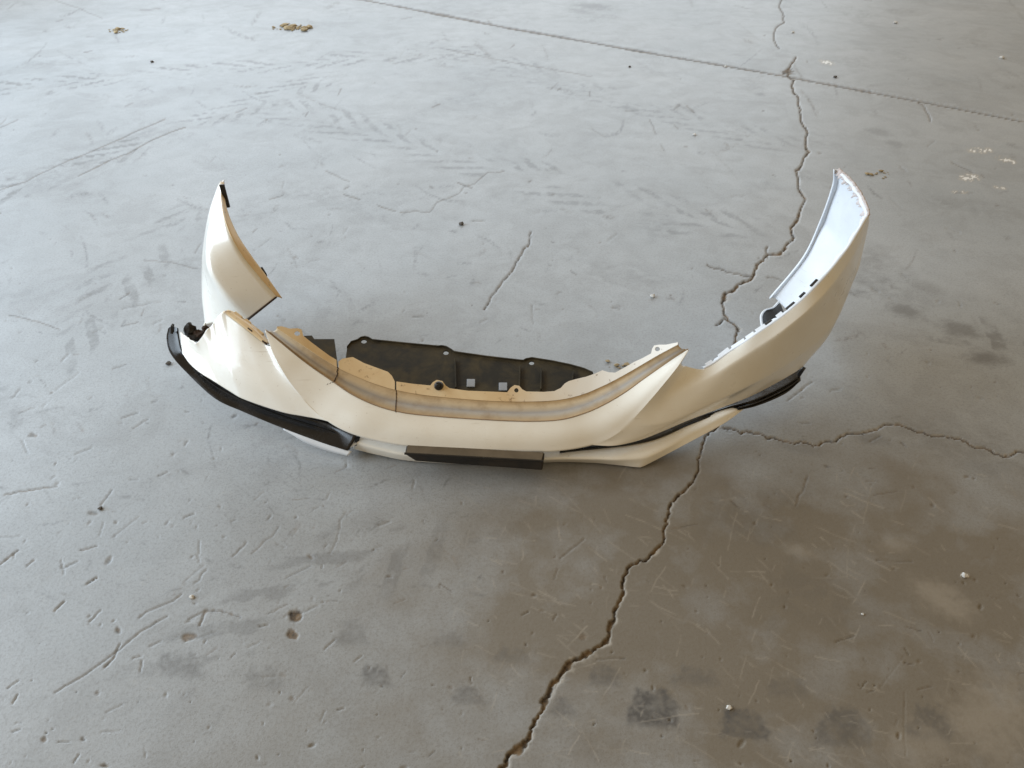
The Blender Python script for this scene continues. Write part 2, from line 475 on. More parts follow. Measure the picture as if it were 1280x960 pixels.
        stroke(fract([(px, py, w * 0.5), ((px + ex) / 2, (py + ey) / 2, w), (ex, ey, w * 0.4)], 0.06, rg, 1), rg.uniform(0.0005, 0.0020), rg.uniform(0.05, 0.42), 0.0, pad=9, edge=1.2)
    # thin pale scratches in the right foreground
    for k in range(460):
        px = rg.uniform(560, 1330); py = rg.uniform(590, 1000)
        L = rg.exponential(20) + 6; ang = rg.normal(0.45, 0.35)
        if rg.random() < 0.2: ang = rg.normal(-1.3, 0.2)
        pts = fract([(px, py, 1.6), (px + L * math.cos(ang), py + L * math.sin(ang), 1.0)], 0.03, rg, 2)
        am = rg.uniform(0.08, 0.34)
        for p, q in zip(pts, pts[1:]):
            sl = win(min(p[0], q[0]) - 4, max(p[0], q[0]) + 4, min(p[1], q[1]) - 4, max(p[1], q[1]) + 4)
            x = PX[sl]; y = PY[sl]
            if x.size == 0: continue
            dx, dy = q[0] - p[0], q[1] - p[1]; L2 = dx*dx + dy*dy + 1e-9
            s = np.clip(((x - p[0]) * dx + (y - p[1]) * dy) / L2, 0, 1)
            d = np.hypot(x - p[0] - s * dx, y - p[1] - s * dy)
            light[sl] = np.maximum(light[sl], am * (1 - sstep(0.3, 1.4, d)) * sstep(0.3, 0.6, n3[sl]))
    # smears and scuffs rubbed into the surface
    for k in range(520):
        if rg.random() < .62: px = rg.uniform(-150, 620); py = rg.uniform(20, 760)
        else: px = rg.uniform(300, 1440); py = rg.uniform(-60, 560)
        L = rg.exponential(11) + 5; ang = rg.normal(.55, .35) if rg.random() < .6 else rg.normal(-.6, .4)
        bend = rg.normal(0, .35); am = rg.uniform(.18, .65); w = rg.uniform(.9, 2.6)
        pts = [(px, py)]; 
        for q in range(4):
            ang += bend * .4; pts.append((pts[-1][0] + L / 4 * math.cos(ang), pts[-1][1] + L / 4 * math.sin(ang)))
        for i_, (p, q) in enumerate(zip(pts, pts[1:])):
            sl = win(min(p[0], q[0]) - 6, max(p[0], q[0]) + 6, min(p[1], q[1]) - 6, max(p[1], q[1]) + 6)
            if X[sl].size == 0: continue
            ex, ey = q[0] - p[0], q[1] - p[1]
            t_ = np.clip(((PX[sl] - p[0]) * ex + (PY[sl] - p[1]) * ey) / (ex * ex + ey * ey + 1e-9), 0, 1)
            d = np.hypot(PX[sl] - p[0] - t_ * ex, PY[sl] - p[1] - t_ * ey) / w
            m_ = am * (1 - sstep(.3, 1.5, d)) * sstep(.32, .62, n2[sl]) * (1 - abs(i_ - 1.5) / 3)
            if k % 3 == 0: dirt[sl] = np.maximum(dirt[sl], m_ * .7)
            else: dark[sl] = np.maximum(dark[sl], m_)
    # pits
    for k in range(900):
        px = rg.uniform(-150, 1440); py = rg.uniform(-80, 1060)
        dist = CAM_H / (SP + (py - 480) / FPX * CP)
        r = (rg.exponential(1.1) + 0.9) * (0.6 + 0.25 * dist)
        rp = r / 1000 * FPX / dist * 2 + 3
        sl = win(px - rp, px + rp, py - rp, py + rp)
        cx, cy = flo(px, py); an = rg.uniform(0, 3.14); st = rg.uniform(1, 2.4)
        dx = (X[sl] - cx) * 1000; dy = (Y[sl] - cy) * 1000
        d = np.hypot((dx * math.cos(an) + dy * math.sin(an)) / st, -dx * math.sin(an) + dy * math.cos(an)) / r
        pr = 1 - sstep(0.5, 1.2, d)
        Z[sl] = Z[sl] - pr * rg.uniform(0.0006, 0.0022)
        dirt[sl] = np.maximum(dirt[sl], pr * rg.uniform(0.0, 0.5))
    def blob(px, py, rx, ry, rot=0.0, soft=0.6, amp=0.6):
        m = max(rx, ry) * 1.7
        sl = win(px - m, px + m, py - m, py + m)
        dx = PX[sl] - px; dy = PY[sl] - py; c, s = math.cos(rot), math.sin(rot)
        d = np.hypot((dx * c + dy * s) / rx, (-dx * s + dy * c) / ry) + (n3[sl] - 0.5) * amp + (n2[sl] - 0.5) * amp * 0.6
        return sl, 1 - sstep(1 - soft, 1.12, d)
    # brown broken patches and pits in the foreground
    for (px, py, rx, ry, dp, f) in ((368,768,10,9,.005,1), (367,794,7,5,.004,.9), (236,796,13,5,.003,.7), (986,90,9,4,.004,.8), (122,866,3,3,.002,.4),
                                  (104,925,4,3,.003,.6), (55,925,4,3,.003,.6), (130,957,6,3,.003,.8), (40,543,6,4,.002,.5), (147,788,4,5,.003,.7), (365,873,3,3,.002,.4)):
        sl, m = blob(px, py, rx, ry, 0, 0.5, 2.2)
        Z[sl] -= m * dp * .6; dirt[sl] = np.maximum(dirt[sl], m * f)
    # worn-in dark rubber prints
    for (px, py, rx, ry, rot, am) in ((1130,388,28,11,.25,.55),(1200,412,34,13,.2,.55),(1235,449,34,11,.1,.6),(1160,360,30,10,.3,.3),
                                     (1100,165,22,6,.2,.35),(1118,180,18,5,.2,.35),(740,8,36,6,.1,.5),(725,14,22,5,.1,.4),
                                     (783,134,9,3,.1,.5),(795,138,7,3,.0,.5),(950,118,9,3,.1,.4),(940,655,70,30,.3,.25),(1000,560,40,10,.2,.25),(1090,548,30,10,.2,.35),(1225,585,40,14,.2,.25)):
        sl, m = blob(px, py, rx, ry, rot, 0.75, 0.75)
        dark[sl] = np.maximum(dark[sl], m * am)
    def poly_mark(pts, am):
        xs = [p[0] for p in pts]; ys = [p[1] for p in pts]
        sl = win(min(xs) - 8, max(xs) + 8, min(ys) - 8, max(ys) + 8)
        x = PX[sl] + (n3[sl] - 0.5) * 26; y = PY[sl] + (n2[sl] - 0.5) * 16
        d = np.full_like(x, 1e9)
        n = len(pts)
        for i in range(n):
            p, q = pts[i], pts[(i + 1) % n]
            ex, ey = q[0] - p[0], q[1] - p[1]; L = math.hypot(ex, ey)
            d = np.minimum(d, (ex * (y - p[1]) - ey * (x - p[0])) / L)
        dark[sl] = np.maximum(dark[sl], am * sstep(-3, 8, d) * (0.65 + .6 * sstep(.25, .65, n3[sl])) * (.7 + .5 * sstep(.3, .6, n2[sl])))
    for (cx_, cy_, w_, h_, am) in ((470,846,40,26,.42),(585,868,44,28,.32),(700,884,34,26,.42),(817,887,66,46,.62),(931,905,60,40,.62),(1050,910,66,46,.42),(1160,905,60,44,.32),
                              (752,846,44,24,.34),(870,846,56,26,.28),(640,820,44,20,.24),(985,860,50,26,.22),(560,800,40,20,.26),(225,832,52,32,.30),(440,792,40,34,.26),(330,850,46,28,.22)):
        k_ = rg.uniform(.10, .24); j_ = lambda: rg.uniform(-.12, .12) * w_ * .5
        am *= 1.15; w_ *= 1.15; h_ *= 1.15; sk_ = rg.uniform(-.15, .2) * h_
        poly_mark([(cx_ - w_*(.5-k_) + j_(), cy_ - h_*.5), (cx_ + w_*(.5-k_*1.4) + j_(), cy_ - h_*.52 + sk_), (cx_ + w_*.5 + j_(), cy_ + h_*.1 + sk_), (cx_ + w_*.46 + j_(), cy_ + h_*.5), (cx_ - w_*.5 + j_(), cy_ + h_*.44 - sk_*.5)], am)
    # faint tyre tracks: rows of slanting lugs, in the plane of the floor
    def track(p0, p1, width, pitch, am, slant, seed):
        ax, ay = flo(*p0); bx, by = flo(*p1); L = math.hypot(bx - ax, by - ay); tx, ty = (bx - ax) / L, (by - ay) / L
        sx = (X - ax) * tx + (Y - ay) * ty; vv = -(X - ax) * ty + (Y - ay) * tx
        vv = vv + (fbm(X, Y, 1.2, 2, seed) - .5) * .12
        a_ = np.abs(vv) / (width / 2)
        ph = sx / pitch + slant * a_ * width / pitch + (n3 - .5) * .35 + (vv > 0) * .5
        lug = sstep(.50, .72, .5 + .5 * np.cos(2 * np.pi * ph))
        msk = (1 - sstep(.85, 1.08, a_)) * sstep(.06, .16, a_) * sstep(-.1, .2, sx) * (1 - sstep(L - .2, L + .1, sx))
        wear = sstep(.38, .58, fbm(X, Y, 4, 4, seed + 9)) * sstep(.28, .55, n3)
        np.maximum(dark, am * lug * msk * wear, out=dark)
    track((-150, 120), (620, 60), .30, .16, .48, .7, 201)
    track((-100, 280), (420, 90), .26, .13, .50, .8, 205)
    track((330, 130), (960, 300), .34, .15, .42, .9, 209)
    track((560, 60), (1000, 190), .30, .15, .36, .9, 213)
    track((-60, 560), (260, 250), .24, .12, .38, .7, 217)
    track((1040, 330), (1300, 470), .26, .14, .5, .6, 221)
    track((150, 900), (560, 620), .24, .12, .32, .7, 225)
    # broad rubbed-in smudges
    np.maximum(dark, .22 * sstep(.54, .74, fbm(X, Y, 2.2, 5, 300, .6)) * sstep(.3, .6, n3), out=dark)
    # white paint splashes right
    for (px, py, rx, ry, rot) in ((1226,188,20,4.5,0),(1258,200,16,4,.3),(1212,222,18,6,.1),(1200,240,12,3,0),(1250,234,10,3,.2),(1033,78,12,3,.2),(1206,719,7,4,.2)):
        sl, m = blob(px, py, rx, ry, rot, 0.5, 1.1)
        light[sl] = np.maximum(light[sl], np.clip(m * 1.8, 0, 1) * sstep(0.44, 0.54, n2[sl] * .45 + n3[sl] * .55))
    # rusty brown oil stain in the right foreground, pinkish worn spots; its spread also paints warm light
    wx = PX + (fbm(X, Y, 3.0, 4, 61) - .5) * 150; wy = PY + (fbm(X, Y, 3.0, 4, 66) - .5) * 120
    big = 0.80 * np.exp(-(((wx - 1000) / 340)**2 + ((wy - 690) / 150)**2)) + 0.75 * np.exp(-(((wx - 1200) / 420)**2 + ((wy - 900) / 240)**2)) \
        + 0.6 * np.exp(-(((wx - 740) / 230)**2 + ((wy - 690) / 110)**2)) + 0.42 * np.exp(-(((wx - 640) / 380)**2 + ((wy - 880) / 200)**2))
    big = big + .20 * sstep(600, 900, PY + (PX - 640) * .25)  # wide warm tint towards the front: the hall's warm light painted as colour
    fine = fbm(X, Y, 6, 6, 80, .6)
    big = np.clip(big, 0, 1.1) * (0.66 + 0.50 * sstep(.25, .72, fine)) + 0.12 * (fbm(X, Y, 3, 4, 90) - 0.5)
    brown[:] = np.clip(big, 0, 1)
    for (px, py, rx, ry, rot, am) in ((1180,750,55,26,.5,.55),(1240,900,80,70,.3,.5),(1000,690,30,12,.3,.35),(1120,680,30,14,0,.3),(1150,935,60,40,.2,.35)):
        sl, m = blob(px, py, rx, ry, rot, 0.95, 0.9)
        light[sl] = np.maximum(light[sl], m * am * 0.6)
    V = np.stack([X, Y, Z - G], -1)[::-1]
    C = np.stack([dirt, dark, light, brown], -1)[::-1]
    n, m = V.shape[:2]
    me = bpy.data.meshes.new("floor")
    idx = np.arange(n * m, dtype=np.int32).reshape(n, m)
    q = np.stack([idx[:-1, :-1], idx[:-1, 1:], idx[1:, 1:], idx[1:, :-1]], -1).reshape(-1, 4)
    me.vertices.add(n * m); me.vertices.foreach_set("co", V.astype(np.float32).ravel())
    me.loops.add(q.size); me.loops.foreach_set("vertex_index", q.ravel())
    me.polygons.add(len(q)); me.polygons.foreach_set("loop_start", np.arange(0, q.size, 4, dtype=np.int32))
    me.polygons.foreach_set("use_smooth", np.ones(len(q), dtype=bool))
    me.update(calc_edges=True)
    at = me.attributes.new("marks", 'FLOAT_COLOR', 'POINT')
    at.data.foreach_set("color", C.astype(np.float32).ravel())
    o = bpy.data.objects.new("floor", me); COL.objects.link(o)
    o["kind"] = "structure"
    return o

def make_concrete():
    m, nt, b = mat_new("worn_concrete"); co = objco(nt)
    at = N(nt, 'ShaderNodeAttribute', attribute_name="marks")
    sep = N(nt, 'ShaderNodeSeparateColor'); nt.links.new(at.outputs['Color'], sep.inputs[0])
    dirt, dark, light, brown = sep.outputs[0], sep.outputs[1], sep.outputs[2], at.outputs['Alpha']
    n1 = noise(nt, 1.3, 6, 0.6, co, 0.3); n2 = noise(nt, 11, 7, 0.62, co, 0.5); n3 = noise(nt, 150, 5, 0.65, co)
    c = mix(nt, ramp(nt, n1, [(0.3, 0.0), (0.7, 1.0)]), (0.315, 0.335, 0.350), (0.385, 0.402, 0.415))
    c = mix(nt, math_n(nt, 'MULTIPLY', ramp(nt, n2, [(0.42, 0.0), (0.75, 1.0)]), 0.26), c, (0.240, 0.245, 0.250))
    c = mix(nt, math_n(nt, 'MULTIPLY', ramp(nt, n3, [(0.48, 0.0), (0.70, 1.0)]), 0.40), c, (0.16, 0.155, 0.150))
    c = mix(nt, math_n(nt, 'MULTIPLY', ramp(nt, noise(nt, 60, 5, 0.7, co), [(0.56, 0.0), (0.72, 1.0)]), 0.25), c, (0.42, 0.41, 0.39))
    pt = ramp(nt, noise(nt, 3.2, 8, 0.68, co, 0.8), [(0.50, 0.0), (0.56, 1.0)])
    c = mix(nt, math_n(nt, 'MULTIPLY', pt, 0.14), c, (0.16, 0.155, 0.15))
    gr = ramp(nt, noise(nt, 420, 3, 0.6, co), [(0.55, 0.0), (0.68, 1.0)])
    c = mix(nt, math_n(nt, 'MULTIPLY', gr, 0.35), c, (0.10, 0.095, 0.09))
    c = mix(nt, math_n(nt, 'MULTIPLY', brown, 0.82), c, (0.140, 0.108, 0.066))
    c = mix(nt, math_n(nt, 'MULTIPLY', dark, 0.95), c, (0.085, 0.080, 0.075))
    c = mix(nt, math_n(nt, 'MULTIPLY', light, 0.85), c, ramp(nt, light, [(0.6, (0.46, 0.41, 0.34)), (0.85, (0.80, 0.80, 0.78))]))
    c = mix(nt, math_n(nt, 'MULTIPLY', dirt, 0.92), c, mix(nt, ramp(nt, noise(nt, 38, 5, 0.7, co), [(0.40, 0.0), (0.62, 1.0)]), (0.022, 0.014, 0.008), (0.19, 0.120, 0.055)))
    nt.links.new(c, b.inputs['Base Color'])
    r = math_n(nt, 'ADD', ramp(nt, n2, [(0.3, 0.49), (0.75, 0.56)]), math_n(nt, 'MULTIPLY', dirt, 0.4))
    nt.links.new(r, b.inputs['Roughness'])
    b.inputs['Specular IOR Level'].default_value = 0.5
    h = math_n(nt, 'ADD', math_n(nt, 'MULTIPLY', n3, 0.6), math_n(nt, 'MULTIPLY', noise(nt, 45, 6, 0.65, co), 0.4))
    bump(nt, h, 0.35, 0.0020, b)
    return m
M_CONC = make_concrete()
floor = build_floor()
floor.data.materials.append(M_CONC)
# the slab goes on beyond
bm = bmesh.new()
for x, y in ((-25, -12), (25, -12), (25, 35), (-25, 35)): bm.verts.new((x, y, -0.012))
bm.faces.new(bm.verts)
fo = bm_obj("floor_surround", bm, M_CONC, None, False); fo["kind"] = "structure"
fa = fo.data.attributes.new("marks", 'FLOAT_COLOR', 'POINT')
for d_ in fa.data: d_.color = (0, 0, 0, 0)

# ------------------------------------------------------------------ the bumper
ORG = P(592, 560, 0.0)
bumper = bpy.data.objects.new("car_bumper", None)
COL.objects.link(bumper)
bumper["label"] = "broken pearl white car bumper lying on the cracked concrete floor"
bumper["category"] = "car bumper"
bumper.empty_display_size = 0.2

def rail(*pts):
    return [(p[0], P(*p[1:]) if not isinstance(p[1], Vector) else p[1]) for p in pts]

# -- centre face between the grille seat and the lower edge
A = rail((0,332,412,.25),(1,349,426,.232),(2,366,440,.214),(3,388,457,.19),(4,417,477,.165),(5,439,492,.15),(6,466,505,.136),(7,496,514,.126),
         (8,536,519.5,.118),(9,608,524.5,.112),(10,660,526.5,.11),(11,700,524.5,.113),(12,730,516.5,.12),(13,755,505.5,.132),(14,780,491,.15),
         (15,806,472.5,.176),(16,837,451,.212),(17,860,436,.242))
D = rail((0,331.5,415,.247),(1,340,438,.22),(2,350,458,.195),(3,364,480,.163),(4,388,508,.122),(5,410,527,.10),(6,436,541,.085),(7,470,551,.072),
         (8,515,558.5,.064),(9,595,564.5,.06),(10,658,565.5,.06),(11,702,563.5,.061),(12,742,556,.068),(13,770,543,.089),(14,792,523,.119),
         (15,818,494,.164),(16,845,461,.213),(17,860.5,438.5,.24))
MID = []
for (u, a), (_, d) in zip(A, D):
    c = a * 0.45 + d * 0.55
    w = (a - d).length
    MID.append((u, c + Vector((0, -0.10, 0.10)) * w * (.25 if u < 6 else .6 if u < 8 else 1)))
NF = 240
VF_, UF_ = loft("", [A, MID, D], None, None, n=NF, seg=5, fil=[0, .45, 0], ret=True)
def onto_ridge(rails, n, fil, seg=5):
    """loft whose first column runs vertex by vertex along the ridge D of the centre face"""
    V, uv = loft("", rails, None, None, n=n, seg=seg, fil=fil, ret=True)
    ridge = VF_[:, -1]
    k = [int(np.argmin(((ridge - np.array(r[0][1]))**2).sum(1))) for r in rails]
    step = 1 if k[-1] > k[0] else -1
    ids = np.arange(k[0], k[-1] + step, step)
    vk = np.interp(ids * step, np.array(k) * step, np.arange(len(rails)))
    vv = uv[0, :, 1] * (len(rails) - 1)
    R = np.stack([np.stack([np.interp(vk, vv, V[i, :, c]) for c in range(3)], 1) for i in range(n)], 0)
    off = ridge[ids] - R[0]
    for i in range(n):                       # ease the small mismatch out over the first columns
        f = max(0.0, 1 - i / (n * .06)); R[i] += off * f * f
    return R
def merged(name, grids, mats, parent, thick):
    verts, faces = [], []
    for V, flip in grids:
        b0 = len(verts); n, m = V.shape[:2]; verts += V.reshape(-1, 3).tolist()
        for i in range(n - 1):
            for j in range(m - 1):
                q = [b0 + i*m + j, b0 + (i+1)*m + j, b0 + (i+1)*m + j + 1, b0 + i*m + j + 1]
                faces.append(q[::-1] if flip else q)
    me = bpy.data.meshes.new(name); me.from_pydata(verts, [], faces)
    bm = bmesh.new(); bm.from_mesh(me); bmesh.ops.remove_doubles(bm, verts=bm.verts, dist=2e-5); bm.to_mesh(me); bm.free()
    me.polygons.foreach_set("use_smooth", [True] * len(me.polygons))
    me.set_sharp_from_angle(angle=math.radians(20))
    for mt in mats: me.materials.append(mt)
    o = bpy.data.objects.new(name, me); COL.objects.link(o); o.parent = parent
    sm = o.modifiers.new("thickness", 'SOLIDIFY'); sm.thickness = thick; sm.offset = -1; sm.material_offset = 1
    return o

DD = curve(D, np.linspace(0, 17, 3000))
# -- right flank and wing
F0 = rail((0,850,455,.211),(.5,856,457.5,.196),(1,880,461,.188),(2,914,439,.226),(3,943,420,.266),(4,982,393,.313),(5,1021,358,.37),(6,1059,314,.42),
          (7,1082,277,.448),(7.5,1087,266,.452),(8,1080,248,.455),(9,1067,228,.458),(10,1050,212,.46))
F1 = rail((0,820,491,.166),(.5,838,495,.150),(1,880,476,.174),(2,914,456,.207),(3,945,437,.240),(4,985,410,.289),(5,1027,373,.344),(6,1063,326,.388),
          (7,1083,288,.413),(7.5,1086,277,.42),(8,W(.885,1.79,.42)),(9,W(.89,1.88,.42)),(10,W(.884,1.972,.41)))
F2 = rail((0,790,525.5,.116),(.5,815,531,.100),(1,845,524,.101),(2,895,502,.121),(3,935,483,.14),(4,970,464,.155),(5,1012,435,.18),(6,1045,401,.215),
          (7,1068,349,.29),(7.5,1075,330,.31),(8,W(.90,1.79,.30)),(9,W(.90,1.88,.28)),(10,W(.882,1.985,.30)))
F2B = rail((0,768,544,.084),(.5,793,546,.077),(1,825,537,.083),(2,880,513,.097),(3,920,495,.108),(4,958,479,.119),(5,1007,448,.139),(6,W(.797,1.607,.15)),
           (7,W(.845,1.68,.18)),(7.5,W(.862,1.72,.185)),(8,W(.87,1.80,.185)),(9,W(.865,1.88,.185)),(10,W(.847,1.955,.2)))
F3 = rail((0,741,557,.066),(.5,770,557,.063),(1,805,548.5,.064),(2,862,525,.073),(3,905,508.5,.080),(4,945,492.5,.086),(5,1000,461.5,.102),(6,W(.765,1.62,.085)),
          (7,W(.79,1.70,.08)),(7.5,W(.795,1.74,.08)),(8,W(.80,1.79,.08)),(9,W(.785,1.86,.085)),(10,W(.762,1.908,.095)))
RIGHT_ = onto_ridge([F0, F1, F2, F2B, F3], 190, [0, .12, .09, .35, 0])
# turned-in lip of the wheel arch
E = [F0[-1][1], F1[-1][1], F2[-1][1], F2B[-1][1], F3[-1][1]]
E0 = [(i, e) for i, e in enumerate(E)]
E1 = [(i, e + Vector((-.016, .006, 0))) for i, e in enumerate(E)]
E2 = [(i, e + Vector((-.018, -.006, 0))) for i, e in enumerate(E)]
loft("wheel_arch_lip", [E0, E1, E2], M_INNER, bumper, n=40, seg=2, fil=[0, .3, 0], thick=0.002)
# seam flange along the top of the wing, and clip tabs standing on it
ue = np.linspace(1.0, 9.7, 90)
top = curve(F0, ue)
tang = np.gradient(top, axis=0); tang /= np.linalg.norm(tang, axis=1)[:, None]
inw = np.stack([-tang[:, 1], tang[:, 0], np.zeros(len(ue))], 1); inw /= np.linalg.norm(inw, axis=1)[:, None]
jag = 0.010 + 0.003 * (np.sin(ue * 9.0) > 0.2) + 0.002 * rng.random(len(ue))
Vf = np.stack([top + np.array([0, 0, .0005]), top + inw * 0.006 + np.array([0, 0, .0008]), top + inw * jag[:, None] + np.array([0, 0, -.003])], 1)
grid_mesh("seam_flange", Vf, None, M_INNER, bumper, thick=0.002)
uf = np.linspace(7.3, 10, 60); tf = curve(F0, uf)
jf = .006 + .010 * np.abs(np.sin(uf * 7.3) * np.sin(uf * 17.1)) + .004 * rng.random(60)
Vq = np.stack([tf + np.array([0, 0, .003]), tf + np.array([-.004, 0, .0045]), tf + np.stack([-jf, jf * .1, -jf * .9], 1)], 1)
Vq += rng.normal(0, .0007, Vq.shape)
grid_mesh("foam_edge", Vq, None, M_FOAM, bumper, thick=.002)
for u, L in ((1.25, .018), (1.8, .03), (2.35, .035), (2.9, .022), (3.3, .026), (3.9, .016)):
    p = Vector(curve(F0, np.array([u]))[0]); k = int(np.argmin(abs(ue - u)))
    t = Vector(tang[k]); i = Vector(inw[k])
    box_at("clip_tab", p + i * 0.011 + Vector((0, 0, -.001)), t, i, t.cross(i), L, .010, .0025, M_INNER, bumper, .0008)
for u, L in ((3.55, .018), (4.25, .024), (4.65, .016), (5.05, .022)):
    p = Vector(curve(F0, np.array([u]))[0]); k = int(np.argmin(abs(ue - u)))
    t = Vector(tang[k]); i = Vector(inw[k])
    box_at("seam_clip", p + i * 0.012 + Vector((0, 0, -.001)), t, i, t.cross(i), L, .006, .004, M_MATT, bumper, .001)

# -- left flank: crushed end, torn top edge
L0 = rail((0,338,434,.224),(1,330,429.5,.222),(2,304,409,.25),(2.9,281.5,391.8,.2695),(3,279,390,.272),(3.08,276.8,391.8,.2685),(3.3,270,398,.253),(3.7,259,413,.225),(4,246.5,428,.192),(4.5,235,422,.190),(5,224.5,415,.190))
L1 = rail((0,357,469,.180),(1,345,463,.182),(2,315,447,.198),(3,285,431,.212),(3.3,275,430,.205),(3.7,262,432.5,.194),(4,250,437,.176),(4.5,238,429,.180),(5,225.5,421,.181))
L2 = rail((0,381,500,.133),(1,362,494,.140),(2,325,481,.154),(3,287,461,.172),(3.3,275,456,.169),(3.7,262,451,.163),(4,251,447,.158),(4.5,239,439,.163),(5,226.5,430,.169))
L3 = rail((0,409,526.3,.101),(.5,396,523.5,.099),(1,380,520.5,.099),(2,350,514.5,.102),(3,302,498,.113),(3.3,286,488.5,.118),(3.7,266,476,.125),(4,250,466,.132),(4.5,237,454.5,.139),(5,228,442,.152))
L0 = [p for p in L0 if p[0] <= 3] + [(u, Vector(curve(L0, np.array([u]))[0]) + Vector((random.uniform(-.002, .002), random.uniform(-.002, .002), random.uniform(-.003, .002)))) for u in np.arange(3.10, 4.95, .12)] + [L0[-1]]
LEFT_ = onto_ridge([L0, L1, L2, L3], 130, [0, .42, .45, 0])
merged("bumper_cover", [(VF_, True), (RIGHT_, True), (LEFT_, False)], [M_PAINT, M_INNER], bumper, .003)
# seam flange on top of it
Lq = rail((1,330,429.5,.2225),(2,304,409,.2505),(3,279,390,.2725))
Lr = rail((1,334,429,.224),(2,311,407.5,.252),(3,285,388,.274))
Ls = rail((1,339,431,.212),(2,320,410,.238),(3,291,390,.262))
loft("seam_flange", [Lq, Lr, Ls], M_FLANGE, bumper, n=30, seg=2, fil=[0, .2, 0], thick=0.002)
for px, py, z, L in ((297,395,.262,.022), (309,403,.25,.016), (324,416,.235,.02)):
    box_at("clip_tab", P(px, py, z), (1, -.6, -.5), (.5, .8, 0), (0, 0, 1), L, .012, .006, M_FLANGE, bumper, .001)
for px, py, z in ((302,398,.257), (313,412,.247), (331,428,.226)):
    box_at("seam_clip", P(px, py, z), (1, -.6, -.5), (.5, .8, 0), (0, 0, 1), .014, .005, .003, M_FRACT, bumper, .0008)

# -- grille seat: channel behind the outer crease, then an upright flange
B = rail((0,346,409.5,.262),(1,361,420,.246),(2,378,431,.228),(3,399,445,.203),(4,423,459.5,.177),(5,443,469,.162),(6,468,479,.148),(7,497,487.5,.136),
         (8,540,494.5,.126),(9,610,500.5,.119),(10,660,501.5,.117),(11,698,499.5,.119),(12,727,493,.127),(13,747,485,.138),(14,768,475,.155),
         (15,793,461,.181),(16,822,444,.218),(17,848,430,.252))
def shift(r, v): return [(u, p + Vector(v)) for u, p in r]
def between(r1, r2, f, v=(0, 0, 0)): return [(u, p * (1 - f) + q * f + Vector(v)) for (u, p), (_, q) in zip(r1, r2)]
SEAT = [shift(A, (0, .001, .001)), between(A, B, .04, (0, 0, -.006)), between(A, B, .35, (0, 0, -.005)), between(A, B, .62, (0, 0, -.009)),
        between(A, B, .92, (0, 0, -.006)), B]
loft("grille_seat", SEAT, M_LEDGE, bumper, n=150, seg=3, fil=[0, .2, .3, .3, .2, 0], thick=0.0025)
bu = np.linspace(0, 17, 400); Bp = curve(B, bu)
def to_px(v):
    d = Vector(v) - Vector((0, 0, CAM_H))
    f = d.y * CP - d.z * SP
    return 640 + FPX * d.x / f, 480 + FPX * (-d.y * SP - d.z * CP) / f
Bxy = np.array([to_px(v) for v in Bp]); Bz = Bp[:, 2]
def flange_fn(px, py):
    yb = float(np.interp(px, Bxy[:, 0], Bxy[:, 1])); zb = float(np.interp(px, Bxy[:, 0], Bz))
    return P(px, py, zb + 0.0011 * (yb - py))
def below(x0, x1, k=24):
    xs = np.linspace(x1, x0, k)
    return [(x, float(np.interp(x, Bxy[:, 0], Bxy[:, 1])) + 0.6) for x in xs]
# torn into three pieces by two fractures
fl_left = [(346,408.5),(352,408),(362,411),(372,410.5),(377,412),(379,420),(389,428),(401,437),(412,445),(420.5,450)]
plate("grille_flange", fl_left + below(346.5, 421), [ring(371.5, 417, 3.6, 3.0)], flange_fn, M_FLANGE, bumper, 0.0025, 5)
fl_mid = [(423,452),(428,448.5),(441,446.5),(455,454),(470,459.5),(485,465),(490,470),(493.5,477)]
plate("grille_flange", fl_mid + below(423.5, 493.5), [], flange_fn, M_FLANGE, bumper, 0.0025, 5)
fl_right = [(495.5,477),(517,480),(538,482),(541,478),(546,475),(553,476.5),(557,482),(562,485.5),(584,488.5),(610,489.5),(634,490.5),(638,485),(643,481.5),(649,482.5),
            (653,487),(658,489.5),(680,490),(693,489),(701,485),(706,479.5),(711,476.5),(722,473.5),(733,471),(744,467),(753,463),(761,465.5),(769,466),(780,460),
            (793,452.5),(804,447.5),(814,442),(815.5,436),(818,432),(824,431),(833,431),(847.5,428)]
plate("grille_flange", fl_right + below(495.5, 847.5, 60), [ring(548.5, 482, 3.2), ring(645.5, 488, 2.8), ring(822, 436.5, 3.2, 2.8)], flange_fn, M_FLANGE, bumper, 0.0025, 5)
# black push clip still stuck in one hole
bm = bmesh.new()
bmesh.ops.create_cone(bm, cap_ends=True, segments=16, radius1=.012, radius2=.009, depth=.008)
bmesh.ops.create_cone(bm, cap_ends=True, segments=12, radius1=.006, radius2=.005, depth=.016, matrix=Matrix.Translation((0, 0, .006)))
bmesh.ops.bevel(bm, geom=list(bm.edges), offset=.0008, segments=1, affect='EDGES')
o = bm_obj("push_clip", bm, M_BLACK, bumper, False)
o.location = flange_fn(548.5, 482.5) + Vector((0, -.004, .003)); o.rotation_euler = (math.radians(50), 0, 0)

